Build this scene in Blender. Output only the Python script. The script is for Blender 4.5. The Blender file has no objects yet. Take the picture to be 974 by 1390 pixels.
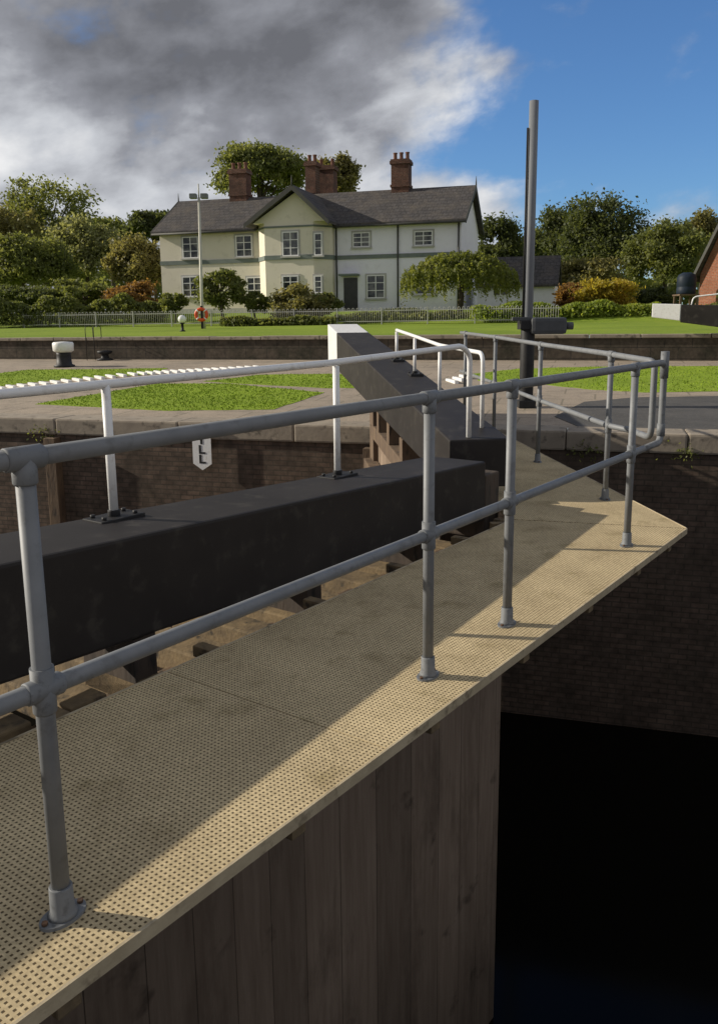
import bpy, bmesh, math, random
import numpy as np
from mathutils import Vector, Matrix
random.seed(7); rng = np.random.default_rng(7)
R = math.radians
scene = bpy.context.scene
COL = scene.collection
# ------------------------------------------------------------------ camera
F_PX = 1120.0; EYE = 1.35; PITCH = 10.72; ROLL = -0.6
CM = Matrix.Rotation(R(90-PITCH), 3, 'X') @ Matrix.Rotation(R(ROLL), 3, 'Z')
cam = bpy.data.cameras.new('camera'); cam_o = bpy.data.objects.new('camera', cam); COL.objects.link(cam_o)
cam_o.matrix_world = Matrix.Translation((0,0,EYE)) @ CM.to_4x4()
cam.sensor_fit = 'VERTICAL'; cam.sensor_height = 24; cam.lens = 24*F_PX/1390; cam.shift_y = -45/1390
cam.clip_start = 0.05; cam.clip_end = 3000
scene.camera = cam_o
scene.view_settings.view_transform = 'Standard'; scene.view_settings.look = 'None'
scene.view_settings.exposure = 0
def ray(px, py): return CM @ Vector(((px-487)/F_PX, -(py-650)/F_PX, -1))
def gz(px, py, z):
    d = ray(px, py); t = (z-EYE)/d.z; return Vector((d.x*t, d.y*t, z))
def gY(px, py, Y):
    d = ray(px, py); t = Y/d.y; return Vector((d.x*t, Y, EYE+d.z*t))
# ------------------------------------------------------------------ frames
class Frame:
    def __init__(s, deg):
        s.deg = deg; s.ang = R(deg); s.c = math.cos(s.ang); s.s = math.sin(s.ang)
    def __call__(s, x, y, z): return Vector((s.c*x - s.s*y, s.s*x + s.c*y, z))
    def inv(s, p): return Vector((s.c*p.x + s.s*p.y, -s.s*p.x + s.c*p.y, p.z))
W = Frame(0); L = Frame(-16.0); G1 = Frame(53.7); G2 = Frame(94.7)
def onplane(fr, px, py, q):       # local point of frame fr where the sight line meets local y = q
    d = fr.inv(ray(px, py)); t = q/d.y
    return Vector((d.x*t, q, EYE+d.z*t))
ZQ = [(-300,-.15),(11.39,-.15),(24,.25),(24.001,.94),(42,1.25),(48,2.05),(90,2.05),(600,7)]
def zg(q):
    for (a,za),(b,zb) in zip(ZQ, ZQ[1:]):
        if q <= b: return za+(zb-za)*(q-a)/(b-a)
    return ZQ[-1][1]
def ground(px, py):
    d = ray(px, py); t = 9.0
    while t < 500:
        p = Vector((d.x*t, d.y*t, EYE+d.z*t)); q = L.inv(p).y
        if q > 11 and p.z <= zg(q): p.z = zg(q); return p
        t += .02
    return p
# ------------------------------------------------------------------ materials
def nt(name):
    m = bpy.data.materials.new(name); m.use_nodes = True; t = m.node_tree; t.nodes.clear()
    out = t.nodes.new('ShaderNodeOutputMaterial'); b = t.nodes.new('ShaderNodeBsdfPrincipled')
    t.links.new(b.outputs[0], out.inputs[0]); return m, t, b, out
def link(t, a, b): t.links.new(a, b)
def mth(t, op, a, b=None, c=None, clamp=False):
    n = t.nodes.new('ShaderNodeMath'); n.operation = op; n.use_clamp = clamp
    for i, v in enumerate((a, b, c)):
        if v is None: continue
        if isinstance(v, (int, float)): n.inputs[i].default_value = v
        else: t.links.new(v, n.inputs[i])
    return n.outputs[0]
def mrange(t, v, a, b, c=0, d=1, smooth=False):
    n = t.nodes.new('ShaderNodeMapRange'); n.clamp = True
    if smooth: n.interpolation_type = 'SMOOTHSTEP'
    t.links.new(v, n.inputs[0])
    for i, x in enumerate((a,b,c,d)): n.inputs[1+i].default_value = x
    return n.outputs[0]
def mixc(t, f, a, b, mode='MIX'):
    n = t.nodes.new('ShaderNodeMix'); n.data_type = 'RGBA'; n.blend_type = mode
    for s, v in ((n.inputs[0], f), (n.inputs[6], a), (n.inputs[7], b)):
        if isinstance(v, (int, float)): s.default_value = v
        elif isinstance(v, tuple): s.default_value = (*v, 1) if len(v) == 3 else v
        else: t.links.new(v, s)
    return n.outputs[2]
def noise(t, vec, scale, detail=5, rough=.55, dist=0.0):
    n = t.nodes.new('ShaderNodeTexNoise'); n.inputs['Scale'].default_value = scale
    n.inputs['Detail'].default_value = detail; n.inputs['Roughness'].default_value = rough; n.inputs['Distortion'].default_value = dist
    if vec is not None: t.links.new(vec, n.inputs['Vector'])
    return n.outputs['Fac']
def objco(t, scale=(1,1,1)):
    c = t.nodes.new('ShaderNodeTexCoord'); m = t.nodes.new('ShaderNodeMapping'); m.inputs['Scale'].default_value = scale
    t.links.new(c.outputs['Object'], m.inputs[0]); return m.outputs[0]
def bump(t, b, h, strength=.3, dist=.01):
    n = t.nodes.new('ShaderNodeBump'); n.inputs['Strength'].default_value = strength; n.inputs['Distance'].default_value = dist
    t.links.new(h, n.inputs['Height']); t.links.new(n.outputs[0], b.inputs['Normal'])
def plain(name, c1, c2, scale=4, rough=.6, bs=.2, metal=0, stretch=(1,1,1), c3=None, s3=30, dist=.01, spec=.5):
    m, t, b, o = nt(name); v = objco(t, stretch)
    f = mrange(t, noise(t, v, scale, 6, .6), .35, .65); col = mixc(t, f, c1, c2)
    if c3:
        g = mrange(t, noise(t, v, s3, 4, .6), .56, .68); col = mixc(t, g, col, c3)
    link(t, col, b.inputs['Base Color']); b.inputs['Roughness'].default_value = rough; b.inputs['Metallic'].default_value = metal
    b.inputs['Specular IOR Level'].default_value = spec
    bump(t, b, noise(t, v, scale*6, 5), bs, dist); return m
def brickmat(name, c1, c2, mortar, w=.225, h=.075, ax='XZ', stain=(.02,.02,.015), ms=.01, wet=0, stfac=(.45,.7), bs=.5):
    m, t, b, o = nt(name); v = objco(t)
    s = t.nodes.new('ShaderNodeSeparateXYZ'); link(t, v, s.inputs[0]); c = t.nodes.new('ShaderNodeCombineXYZ')
    link(t, s.outputs[ax[0]], c.inputs[0]); link(t, s.outputs[ax[1]], c.inputs[1])
    k = t.nodes.new('ShaderNodeTexBrick'); link(t, c.outputs[0], k.inputs['Vector'])
    k.inputs['Color1'].default_value = (*c1,1); k.inputs['Color2'].default_value = (*c2,1); k.inputs['Mortar'].default_value = (*mortar,1)
    k.inputs['Scale'].default_value = 1; k.inputs['Brick Width'].default_value = w; k.inputs['Row Height'].default_value = h
    k.inputs['Mortar Size'].default_value = ms; k.inputs['Bias'].default_value = 0
    n1 = noise(t, v, 1.1, 8, .65); f = mrange(t, n1, stfac[0], stfac[1])
    col = mixc(t, f, k.outputs['Color'], stain)
    n2 = mrange(t, noise(t, v, 9, 5), .3, .7, .65, 1.25); col = mixc(t, 1.0, col, n2, 'MULTIPLY')
    if wet:
        wz = mrange(t, s.outputs['Z'], -3.9, -2.6, .3, 1); col = mixc(t, 1.0, col, wz, 'MULTIPLY')
    link(t, col, b.inputs['Base Color']); b.inputs['Roughness'].default_value = .85; b.inputs['Specular IOR Level'].default_value = .25
    h2 = mth(t, 'ADD', mth(t, 'MULTIPLY', k.outputs['Fac'], -1), mth(t, 'MULTIPLY', noise(t, v, 30), .6)); bump(t, b, h2, bs, .01)
    return m
M = {}
M['galv'] = plain('galvanised_steel', (.19,.2,.21), (.225,.235,.245), 9, .55, .05, .1, c3=(.165,.17,.175), s3=22, dist=.002, spec=.35)
M['galv_fit'] = plain('pipe_fitting', (.17,.18,.19), (.205,.215,.225), 14, .6, .15, .1, c3=(.13,.135,.14), s3=40, dist=.002, spec=.3)
M['white'] = plain('white_paint', (.87,.87,.86), (.82,.82,.81), 5, .4, .06, c3=(.72,.7,.66), s3=18, dist=.002)
M['black'] = plain('black_paint', (.021,.018,.017), (.031,.027,.025), 2.2, .58, .15, c3=(.045,.04,.035), s3=9, dist=.004, spec=.25)
M['blackmetal'] = plain('black_metal', (.015,.015,.017), (.028,.028,.028), 6, .55, .1, spec=.3)
M['rust'] = plain('rusty_bolt', (.13,.07,.04), (.09,.05,.03), 30, .8, .3)
M['timber'] = plain('old_timber', (.17,.115,.07), (.09,.06,.04), 5, .85, .5, stretch=(1,1,.25), c3=(.05,.04,.03), s3=20)
M['timber_dark'] = plain('dark_wet_timber', (.075,.055,.04), (.04,.03,.024), 5, .8, .5, stretch=(1,1,.25), c3=(.02,.018,.015), s3=20)
M['bracket'] = plain('bracket_timber', (.25,.18,.095), (.13,.095,.055), 8, .85, .4, c3=(.05,.04,.028), s3=14)
M['coping'] = plain('coping_concrete', (.34,.29,.225), (.25,.21,.165), 2.5, .9, .35, c3=(.13,.11,.085), s3=6)
M['asphalt'] = plain('asphalt', (.055,.053,.05), (.085,.08,.075), 2, .9, .4, c3=(.14,.13,.11), s3=40)
M['slatepole'] = plain('grey_pole_paint', (.17,.18,.195), (.22,.235,.25), 3, .55, .1, stretch=(1,1,.2), spec=.3)
M['motor'] = plain('motor_grey_paint', (.075,.08,.085), (.1,.105,.11), 3, .6, .1, spec=.3)
M['cream'] = plain('cream_render', (.8,.745,.62), (.75,.695,.57), .6, .85, .1, c3=(.68,.63,.51), s3=2)
M['hwhite'] = plain('white_render', (.88,.87,.95), (.85,.84,.92), .6, .85, .1, c3=(.8,.79,.86), s3=2)
M['greytrim'] = plain('grey_green_trim', (.19,.22,.2), (.15,.18,.165), 2, .7, .1)
M['darktrim'] = plain('dark_bargeboard', (.05,.05,.045), (.07,.07,.06), 2, .7, .1)
M['door'] = plain('dark_door_paint', (.03,.03,.03), (.05,.05,.05), 2, .4, .1)
M['stone'] = plain('window_stone', (.5,.49,.46), (.42,.41,.385), 2, .8, .1)
M['creamp'] = plain('pale_pole_paint', (.55,.54,.46), (.48,.47,.4), 3, .5, .1)
M['orange'] = plain('orange_plastic', (.8,.1,.02), (.7,.08,.02), 3, .4, .05)
M['pot'] = plain('clay_pot', (.19,.085,.055), (.14,.065,.045), 6, .85, .2)
M['tank'] = plain('dark_plastic_tank', (.012,.02,.035), (.018,.028,.042), 2, .55, .1, spec=.2)
M['globe'] = plain('opal_globe', (.88,.88,.85), (.82,.82,.8), 3, .2, .05)
M['brickc'] = brickmat('chimney_brick', (.17,.07,.045), (.125,.052,.036), (.15,.12,.095), stain=(.07,.04,.03))
M['brickh'] = brickmat('house_brick', (.4,.14,.07), (.31,.1,.055), (.28,.23,.18), stain=(.24,.1,.055))
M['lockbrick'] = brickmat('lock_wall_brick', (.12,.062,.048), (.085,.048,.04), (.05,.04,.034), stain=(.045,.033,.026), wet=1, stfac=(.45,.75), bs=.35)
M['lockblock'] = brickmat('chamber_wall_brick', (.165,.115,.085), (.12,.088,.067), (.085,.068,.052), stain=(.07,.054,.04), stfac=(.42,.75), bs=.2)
M['retwall'] = brickmat('stone_block_wall', (.11,.088,.066), (.08,.065,.05), (.04,.035,.03), w=.7, h=.3, stain=(.04,.038,.026))
M['slate'] = brickmat('slate_roof', (.1,.092,.09), (.072,.067,.067), (.045,.042,.04), w=.35, h=.22, stain=(.115,.1,.085), ms=.018)
def glassmat():
    m, t, b, o = nt('window_glass'); b.inputs['Roughness'].default_value = .08
    v = objco(t); link(t, mixc(t, mrange(t, noise(t, v, 1.3), .45, .6), (.03,.035,.04), (.16,.16,.15)), b.inputs['Base Color']); return m
M['glass'] = glassmat()
def watermat():
    m, t, b, o = nt('dark_water'); b.inputs['Base Color'].default_value = (.004,.004,.003,1); b.inputs['Roughness'].default_value = .12
    b.inputs['Specular IOR Level'].default_value = .08
    bump(t, b, noise(t, objco(t), 1.2, 2), .06, .02); return m
M['water'] = watermat()
def gratemat():
    m, t, b, o = nt('grp_grating'); v = objco(t); s = t.nodes.new('ShaderNodeSeparateXYZ'); link(t, v, s.inputs[0])
    P = .0158
    def cell(x): return mth(t, 'ABSOLUTE', mth(t, 'SUBTRACT', mth(t, 'FRACT', mth(t, 'DIVIDE', x, P)), .5))
    hole = mth(t, 'MULTIPLY', mrange(t, cell(s.outputs[0]), .17, .26, 1, 0), mrange(t, cell(s.outputs[1]), .17, .26, 1, 0))
    n = noise(t, v, 1.7, 8, .65); base = mixc(t, mrange(t, n, .35, .68), (.7,.565,.34), (.53,.425,.255))
    moss = mrange(t, noise(t, v, 4.5, 7, .72), .55, .7); base = mixc(t, mth(t, 'MULTIPLY', moss, .5), base, (.22,.175,.06))
    sm_ = mrange(t, noise(t, v, 2.2, 9, .78), .48, .62); base = mixc(t, mth(t, 'MULTIPLY', sm_, .3), base, (.29,.215,.12))
    sp = mrange(t, noise(t, v, 26, 5, .7), .66, .74); base = mixc(t, mth(t, 'MULTIPLY', sp, .7), base, (.09,.07,.035))
    dirt = mrange(t, noise(t, v, 60, 3, .6), .4, .7, .8, 1.1); base = mixc(t, 1.0, base, dirt, 'MULTIPLY')
    col = mixc(t, hole, base, (.1,.073,.04)); link(t, col, b.inputs['Base Color']); b.inputs['Roughness'].default_value = .9; b.inputs['Specular IOR Level'].default_value = .15
    bump(t, b, mth(t, 'SUBTRACT', mth(t, 'MULTIPLY', noise(t, v, 90), .25), hole), .4, .005); return m
M['grate'] = gratemat()
M['grate_edge'] = plain('grating_edge', (.5,.42,.28), (.38,.31,.2), 6, .8, .3, c3=(.2,.16,.1), s3=10)
def plankmat():
    m, t, b, o = nt('gate_planks'); v = objco(t); s = t.nodes.new('ShaderNodeSeparateXYZ'); link(t, v, s.inputs[0])
    wob = mth(t, 'MULTIPLY', mth(t,'SINE', mth(t,'MULTIPLY', s.outputs[0], 2.3)), .09)
    Pw = .31; xd = mth(t, 'DIVIDE', mth(t,'ADD', s.outputs[0], wob), Pw); fr = mth(t, 'ABSOLUTE', mth(t, 'SUBTRACT', mth(t, 'FRACT', xd), .5))
    wn = t.nodes.new('ShaderNodeTexWhiteNoise'); wn.noise_dimensions = '1D'; link(t, mth(t, 'FLOOR', xd), wn.inputs['W'])
    v2 = objco(t, (7,7,.5)); g = mrange(t, noise(t, v2, 3, 8, .65), .3, .7)
    col = mixc(t, g, (.205,.152,.112), (.3,.232,.175))
    col = mixc(t, 1.0, col, mrange(t, wn.outputs['Value'], 0, 1, .8, 1.15), 'MULTIPLY')
    st = mrange(t, noise(t, objco(t, (1,1,.35)), 2.2, 6, .7), .52, .7); col = mixc(t, mth(t, 'MULTIPLY', st, .6), col, (.085,.062,.046))
    rs = mrange(t, noise(t, v, 2.6, 4, .6), .62, .7); col = mixc(t, mth(t, 'MULTIPLY', rs, .6), col, (.04,.03,.022))
    wet = mrange(t, s.outputs[2], -4.2, -2.4, .45, 1); col = mixc(t, 1.0, col, wet, 'MULTIPLY')
    gap = mrange(t, fr, .487, .495, 0, .7); col = mixc(t, gap, col, (.03,.02,.015))
    link(t, col, b.inputs['Base Color']); b.inputs['Roughness'].default_value = .85; b.inputs['Specular IOR Level'].default_value = .15
    bump(t, b, mth(t, 'SUBTRACT', mth(t, 'MULTIPLY', g, .5), gap), .5, .01); return m
M['plank'] = plankmat()
def yardmat():
    m, t, b, o = nt('yard_paving'); v = objco(t)
    n = mrange(t, noise(t, v, .45, 8, .65), .32, .68); col = mixc(t, n, (.4,.325,.245), (.29,.24,.185))
    n2 = mrange(t, noise(t, v, 2.6, 8, .7), .5, .66); col = mixc(t, mth(t, 'MULTIPLY', n2, .6), col, (.17,.145,.11))
    sp = mrange(t, noise(t, v, 45, 4, .7), .35, .7, .75, 1.22); col = mixc(t, 1.0, col, sp, 'MULTIPLY')
    vo = t.nodes.new('ShaderNodeTexBrick'); link(t, v, vo.inputs['Vector']); vo.inputs['Scale'].default_value = 1
    vo.inputs['Brick Width'].default_value = 1.1; vo.inputs['Row Height'].default_value = .8; vo.inputs['Mortar Size'].default_value = .018
    col = mixc(t, mth(t, 'MULTIPLY', vo.outputs['Fac'], .5), col, (.09,.085,.05))
    link(t, col, b.inputs['Base Color']); b.inputs['Roughness'].default_value = .92; bump(t, b, noise(t, v, 20, 6), .4, .02); return m
M['yard'] = yardmat()
def grassmat(name, a, b_, c, sc=.5):
    m, t, b, o = nt(name); v = objco(t)
    col = mixc(t, mrange(t, noise(t, v, sc, 6, .65), .35, .65), a, b_)
    col = mixc(t, mth(t,'MULTIPLY',mrange(t, noise(t, v, sc*14, 5, .7), .5, .72),.6), col, c)
    col = mixc(t, 1.0, col, mrange(t, noise(t, v, 60, 4, .8), .3, .7, .72, 1.22), 'MULTIPLY')
    link(t, col, b.inputs['Base Color']); b.inputs['Roughness'].default_value = .9; b.inputs['Specular IOR Level'].default_value = .15
    bump(t, b, noise(t, v, 40, 6, .7), .35, .03); return m
M['lawn'] = grassmat('lawn_grass', (.26,.37,.03), (.19,.28,.022), (.33,.37,.065))
M['field'] = grassmat('field_grass', (.25,.34,.035), (.17,.25,.025), (.31,.33,.07), .25)
def leafmat(name, c1, c2, c3):
    m = bpy.data.materials.new(name); m.use_nodes = True; t = m.node_tree; t.nodes.clear()
    out = t.nodes.new('ShaderNodeOutputMaterial'); d = t.nodes.new('ShaderNodeBsdfPrincipled'); d.inputs['Roughness'].default_value = .6
    tr = t.nodes.new('ShaderNodeBsdfTranslucent'); mx = t.nodes.new('ShaderNodeMixShader'); mx.inputs[0].default_value = .5
    g = t.nodes.new('ShaderNodeNewGeometry'); r = t.nodes.new('ShaderNodeValToRGB')
    r.color_ramp.elements[0].color = (*c1,1); r.color_ramp.elements[1].color = (*c3,1); e = r.color_ramp.elements.new(.5); e.color = (*c2,1)
    v = objco(t); n = noise(t, v, .45, 3); f = mth(t, 'ADD', mth(t, 'MULTIPLY', g.outputs['Random Per Island'], .5), mrange(t, n, .3, .7, 0, .5))
    link(t, f, r.inputs[0]); link(t, r.outputs[0], d.inputs['Base Color']); link(t, mixc(t, 1.0, r.outputs[0], (1.7,1.6,1.0), 'MULTIPLY'), tr.inputs['Color'])
    link(t, d.outputs[0], mx.inputs[1]); link(t, tr.outputs[0], mx.inputs[2]); link(t, mx.outputs[0], out.inputs[0]); return m
LM = {
 'dark': leafmat('dark_leaves', (.045,.06,.022), (.08,.1,.034), (.125,.145,.05)),
 'mid': leafmat('mid_leaves', (.09,.11,.033), (.15,.175,.052), (.225,.235,.08)),
 'pale': leafmat('pale_leaves', (.15,.17,.075), (.23,.245,.11), (.31,.315,.16)),
 'olive': leafmat('olive_leaves', (.12,.118,.045), (.19,.18,.068), (.26,.235,.095)),
 'yellow': leafmat('yellow_leaves', (.22,.2,.03), (.36,.3,.04), (.45,.3,.06)),
 'rust': leafmat('rust_leaves', (.14,.09,.03), (.24,.14,.045), (.3,.17,.06)),
 'fresh': leafmat('fresh_leaves', (.13,.18,.025), (.2,.26,.04), (.28,.32,.06)),
 'weep': leafmat('weeping_leaves', (.1,.125,.028), (.17,.195,.045), (.24,.255,.07)),
}
M['bark'] = plain('bark', (.09,.07,.05), (.05,.04,.03), 6, .9, .5, stretch=(1,1,.3))
# ------------------------------------------------------------------ builders
WM = {}
def props(o, label=None, cat=None, group=None, kind=None):
    if label: o['label'] = label
    if cat: o['category'] = cat
    if group: o['group'] = group
    if kind: o['kind'] = kind
    return o
def thing(name, label, cat, loc=(0,0,0), deg=0, group=None):
    o = bpy.data.objects.new(name, None); COL.objects.link(o); o.empty_display_size = .2
    o.location = loc; o.rotation_euler = (0,0,R(deg)); WM[o.name] = Matrix.Translation(loc) @ Matrix.Rotation(R(deg), 4, 'Z')
    return props(o, label, cat, group)
class MB:
    def __init__(s): s.v = []; s.f = []; s.sm = []
    def add(s, pts, faces, sm=False):
        b = len(s.v); s.v += [Vector(p) for p in pts]
        for f in faces: s.f.append([b+i for i in f]); s.sm.append(sm)
        return s
    def hexa(s, p): return s.add(p, [(0,3,2,1),(4,5,6,7),(0,1,5,4),(1,2,6,5),(2,3,7,6),(3,0,4,7)])
    def box(s, F, x0,x1,y0,y1,z0,z1):
        return s.hexa([F(x0,y0,z0),F(x1,y0,z0),F(x1,y1,z0),F(x0,y1,z0),F(x0,y0,z1),F(x1,y0,z1),F(x1,y1,z1),F(x0,y1,z1)])
    def prism(s, F, sec, ax, a0, a1):
        g = {'x': lambda a,u,w: F(a,u,w), 'y': lambda a,u,w: F(u,a,w), 'z': lambda a,u,w: F(u,w,a)}[ax]
        n = len(sec); pts = [g(a0,*p) for p in sec]+[g(a1,*p) for p in sec]
        return s.add(pts, [tuple(range(n))[::-1], tuple(range(n,2*n))]+[(i,(i+1)%n,n+(i+1)%n,n+i) for i in range(n)])
    def tube(s, pts, r, n=14, r2=None, cap=True):
        pts = [Vector(p) for p in pts]; N = len(pts); rings = []; up = None
        for i, p in enumerate(pts):
            d = (pts[min(i+1,N-1)]-pts[max(i-1,0)]).normalized()
            if up is None:
                up = Vector((0,0,1)) if abs(d.z) < .9 else Vector((1,0,0))
            a = d.cross(up).normalized(); b = a.cross(d).normalized(); up = b
            rr = r if r2 is None else r+(r2-r)*i/(N-1)
            if isinstance(r, (list,tuple)): rr = r[i]
            rings.append([p+(a*math.cos(2*math.pi*k/n)+b*math.sin(2*math.pi*k/n))*rr for k in range(n)])
        base = len(s.v)
        for g in rings: s.v += g
        for i in range(N-1):
            for k in range(n):
                s.f.append([base+i*n+k, base+i*n+(k+1)%n, base+(i+1)*n+(k+1)%n, base+(i+1)*n+k]); s.sm.append(True)
        if cap:
            s.f.append([base+k for k in range(n)][::-1]); s.sm.append(False)
            s.f.append([base+(N-1)*n+k for k in range(n)]); s.sm.append(False)
        return s
    def lathe(s, c, prof, n=20):
        c = Vector(c); base = len(s.v)
        for r, z in prof: s.v += [c+Vector((r*math.cos(2*math.pi*k/n), r*math.sin(2*math.pi*k/n), z)) for k in range(n)]
        for i in range(len(prof)-1):
            for k in range(n):
                s.f.append([base+i*n+k, base+i*n+(k+1)%n, base+(i+1)*n+(k+1)%n, base+(i+1)*n+k]); s.sm.append(True)
        s.f.append([base+k for k in range(n)][::-1]); s.sm.append(False)
        s.f.append([base+(len(prof)-1)*n+k for k in range(n)]); s.sm.append(False)
        return s
    def build(s, name, mat, parent=None, loc=None, deg=0, bevel=0, label=None):
        if parent is not None:
            root = parent.parent if parent.parent else parent; Mw = WM[root.name]
        else:
            Mw = Matrix.Translation(loc or (0,0,0)) @ Matrix.Rotation(R(deg), 4, 'Z')
        inv = Mw.inverted(); me = bpy.data.meshes.new(name)
        me.from_pydata([inv @ v for v in s.v], [], s.f)
        for p, f in zip(me.polygons, s.sm): p.use_smooth = f
        bm = bmesh.new(); bm.from_mesh(me); bmesh.ops.recalc_face_normals(bm, faces=bm.faces)
        if bevel:
            es = [e for e in bm.edges if len(e.link_faces) == 2 and e.calc_face_angle(0) > .6]
            bmesh.ops.bevel(bm, geom=es, offset=bevel, segments=2, profile=.6, affect='EDGES', clamp_overlap=True)
        bm.to_mesh(me); bm.free(); me.materials.append(mat)
        o = bpy.data.objects.new(name, me); COL.objects.link(o)
        if parent is not None: o.parent = parent
        else: o.location = loc or (0,0,0); o.rotation_euler = (0,0,R(deg)); WM[o.name] = Mw
        if label: o['label'] = label
        return o
def fillet(pts, r, n=6):
    pts = [Vector(p) for p in pts]; out = [pts[0]]
    for a, b, c in zip(pts, pts[1:], pts[2:]):
        d1 = (a-b).normalized(); d2 = (c-b).normalized(); rr = min(r, (a-b).length*.45, (c-b).length*.45)
        p = b+d1*rr; q = b+d2*rr
        for i in range(n+1):
            t = i/n; out.append(p*(1-t)**2+b*2*t*(1-t)+q*t*t)
    out.append(pts[-1]); return out
def copy_tree(o, parent=None):
    c = o.copy(); COL.objects.link(c)
    if parent is not None: c.parent = parent
    for ch in list(o.children): copy_tree(ch, c)
    return c
# ------------------------------------------------------------------ ground, water
def sheet(name, F, ss, qs, zf, mat):
    b = MB(); nS, nQ = len(ss), len(qs)
    b.add([F(s_, q, zf(q)) for q in qs for s_ in ss], [(j*nS+i, j*nS+i+1, (j+1)*nS+i+1, (j+1)*nS+i) for j in range(nQ-1) for i in range(nS-1)])
    o = b.build(name, mat, deg=F.deg); o['kind'] = 'structure'; return o
sheet('ground', L, [-900,-300,-100,-50,0,50,100,300,900], [24.3,42,48,90,300,600,1500], lambda q: zg(max(q,24.01)), M['field'])
sheet('yard', L, [-300,-100,-40,0,40,100,300], [11.9,24.1], lambda q: -.15+(q-11.39)*.0317, M['yard'])
sheet('near_bank', L, [-300,-40,0,40,300], [-300,-20,.2], lambda q: -.15, M['yard'])
sheet('water', L, [-300,0,300], [.0,12], lambda q: -4.3, M['water'])
# lock walls
w = thing('lock_wall', 'dark brick lock chamber wall with worn stone coping below the yard', 'wall', L(0,11.39,-.15), L.deg)
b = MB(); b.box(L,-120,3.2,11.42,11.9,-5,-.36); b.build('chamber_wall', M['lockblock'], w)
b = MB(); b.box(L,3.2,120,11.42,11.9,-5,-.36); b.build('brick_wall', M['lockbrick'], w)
s_ = -60.0
b = MB()
while s_ < 60:
    ln = random.uniform(1.4,2.3); dz = random.uniform(-.004,.004)
    b.box(L, s_, s_+ln-.007, 11.37+random.uniform(-.006,.006), 11.98, -.38, -.115+dz); s_ += ln
b.build('coping', M['coping'], w, bevel=.03)
for px in (78, 505):
    p = onplane(L, px, 650, 11.39); b = MB(); b.box(L, p.x-.1, p.x+.1, 11.25, 11.42, -3.5, -.42)
    b.build('fender_timber', M['timber'], w, bevel=.01)
w = thing('lock_wall', 'near brick lock wall under the foot of the walkway', 'wall', L(0,.4,-.15), L.deg)
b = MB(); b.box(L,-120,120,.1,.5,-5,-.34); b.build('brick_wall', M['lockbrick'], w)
b = MB()
s_ = -30.
while s_ < 30:
    ln = random.uniform(1.1,1.7); b.box(L, s_, s_+ln-.014, -.05, .55, -.34, -.12); s_ += ln
b.build('coping', M['coping'], w, bevel=.03)
# retaining wall
w = thing('retaining_wall', 'long low stone retaining wall with pale coping between yard and lawn', 'wall', L(0,24.1,0), L.deg)
MB().box(L,-200,200,24.02,24.35,.0,.86).build('wall_face', M['retwall'], w)
b = MB(); s_ = -60.
while s_ < 60:
    ln = random.uniform(1.2,2.0); b.box(L, s_, s_+ln-.02, 23.96, 24.55, .86, .97+random.uniform(-.01,.01)); s_ += ln
b.build('coping', M['coping'], w, bevel=.02)
# lawn patches on the yard
def patch(name, label, pix, mat, off=.006, blades=0, cat='grass', kind='stuff', h=.03):
    P = []
    if blades:   # uneven turf edge
        q = []
        for (ax,ay),(bx,by) in zip(pix, pix[1:]+pix[:1]):
            for k in range(9):
                u = k/9; q.append((ax+(bx-ax)*u+random.uniform(-1.5,1.5)*(k>0), ay+(by-ay)*u+random.uniform(-.35,.35)*(k>0)))
        pix = q
    for px, py in pix:
        p = ground(px, py); q = L.inv(p); q.y = min(q.y, 23.9); q.z = zg(q.y)+off; P.append(L(q.x,q.y,q.z))
    c = sum(P, Vector())/len(P); n = len(P)
    b = MB(); b.add(P+[p-Vector((0,0,off+.02)) for p in P], [tuple(range(n))]+[(i,(i+1)%n,n+(i+1)%n,n+i) for i in range(n)])
    if blades:
        xs = [p.x for p in P]; ys = [p.y for p in P]; k = 0
        def inside(x, y):
            r = False; j = n-1
            for i in range(n):
                if (P[i].y > y) != (P[j].y > y) and x < (P[j].x-P[i].x)*(y-P[i].y)/(P[j].y-P[i].y)+P[i].x: r = not r
                j = i
            return r
        while k < blades:
            x = random.uniform(min(xs)-.03,max(xs)+.03); y = random.uniform(min(ys),max(ys))
            if not inside(x, y): continue
            z = zg(L.inv(Vector((x,y,0))).y)+off; a = random.uniform(0,6.28); hh = random.uniform(.4,1.2)*h; w_ = .012
            b.add([(x-w_*math.cos(a),y-w_*math.sin(a),z),(x+w_*math.cos(a),y+w_*math.sin(a),z),(x+random.uniform(-.03,.03),y+random.uniform(-.03,.03),z+hh)],[(0,1,2)]); k += 1
    o = b.build(name, mat, loc=tuple(c)); props(o, label, cat, None, kind); return o
patch('lawn', 'bright green grass patch nearest the lock edge, left of the white-ended beam', [(48,549),(215,521),(310,521),(440,533),(372,556),(230,558)], M['lawn'], blades=6000)
patch('lawn', 'narrow green grass strip behind the nearest grass patch', [(275,518),(350,509),(520,507),(520,527),(440,527)], M['lawn'], blades=2500)
patch('lawn', 'green grass patch at the left edge near the white topped bollard', [(-60,514),(40,502),(228,500),(205,508),(80,516),(-60,531)], M['lawn'], blades=2500)
patch('lawn', 'green grass patch on the right side of the tall mast', [(640,508),(700,501),(800,498),(1100,496),(1100,530),(880,533),(800,529),(735,522),(650,517)], M['lawn'], blades=4000)
patch('asphalt_path', None, [(752,566),(792,546),(860,540),(1100,536),(1100,584),(880,584),(800,586)], M['asphalt'], off=.008, cat=None, kind='structure')
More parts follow.
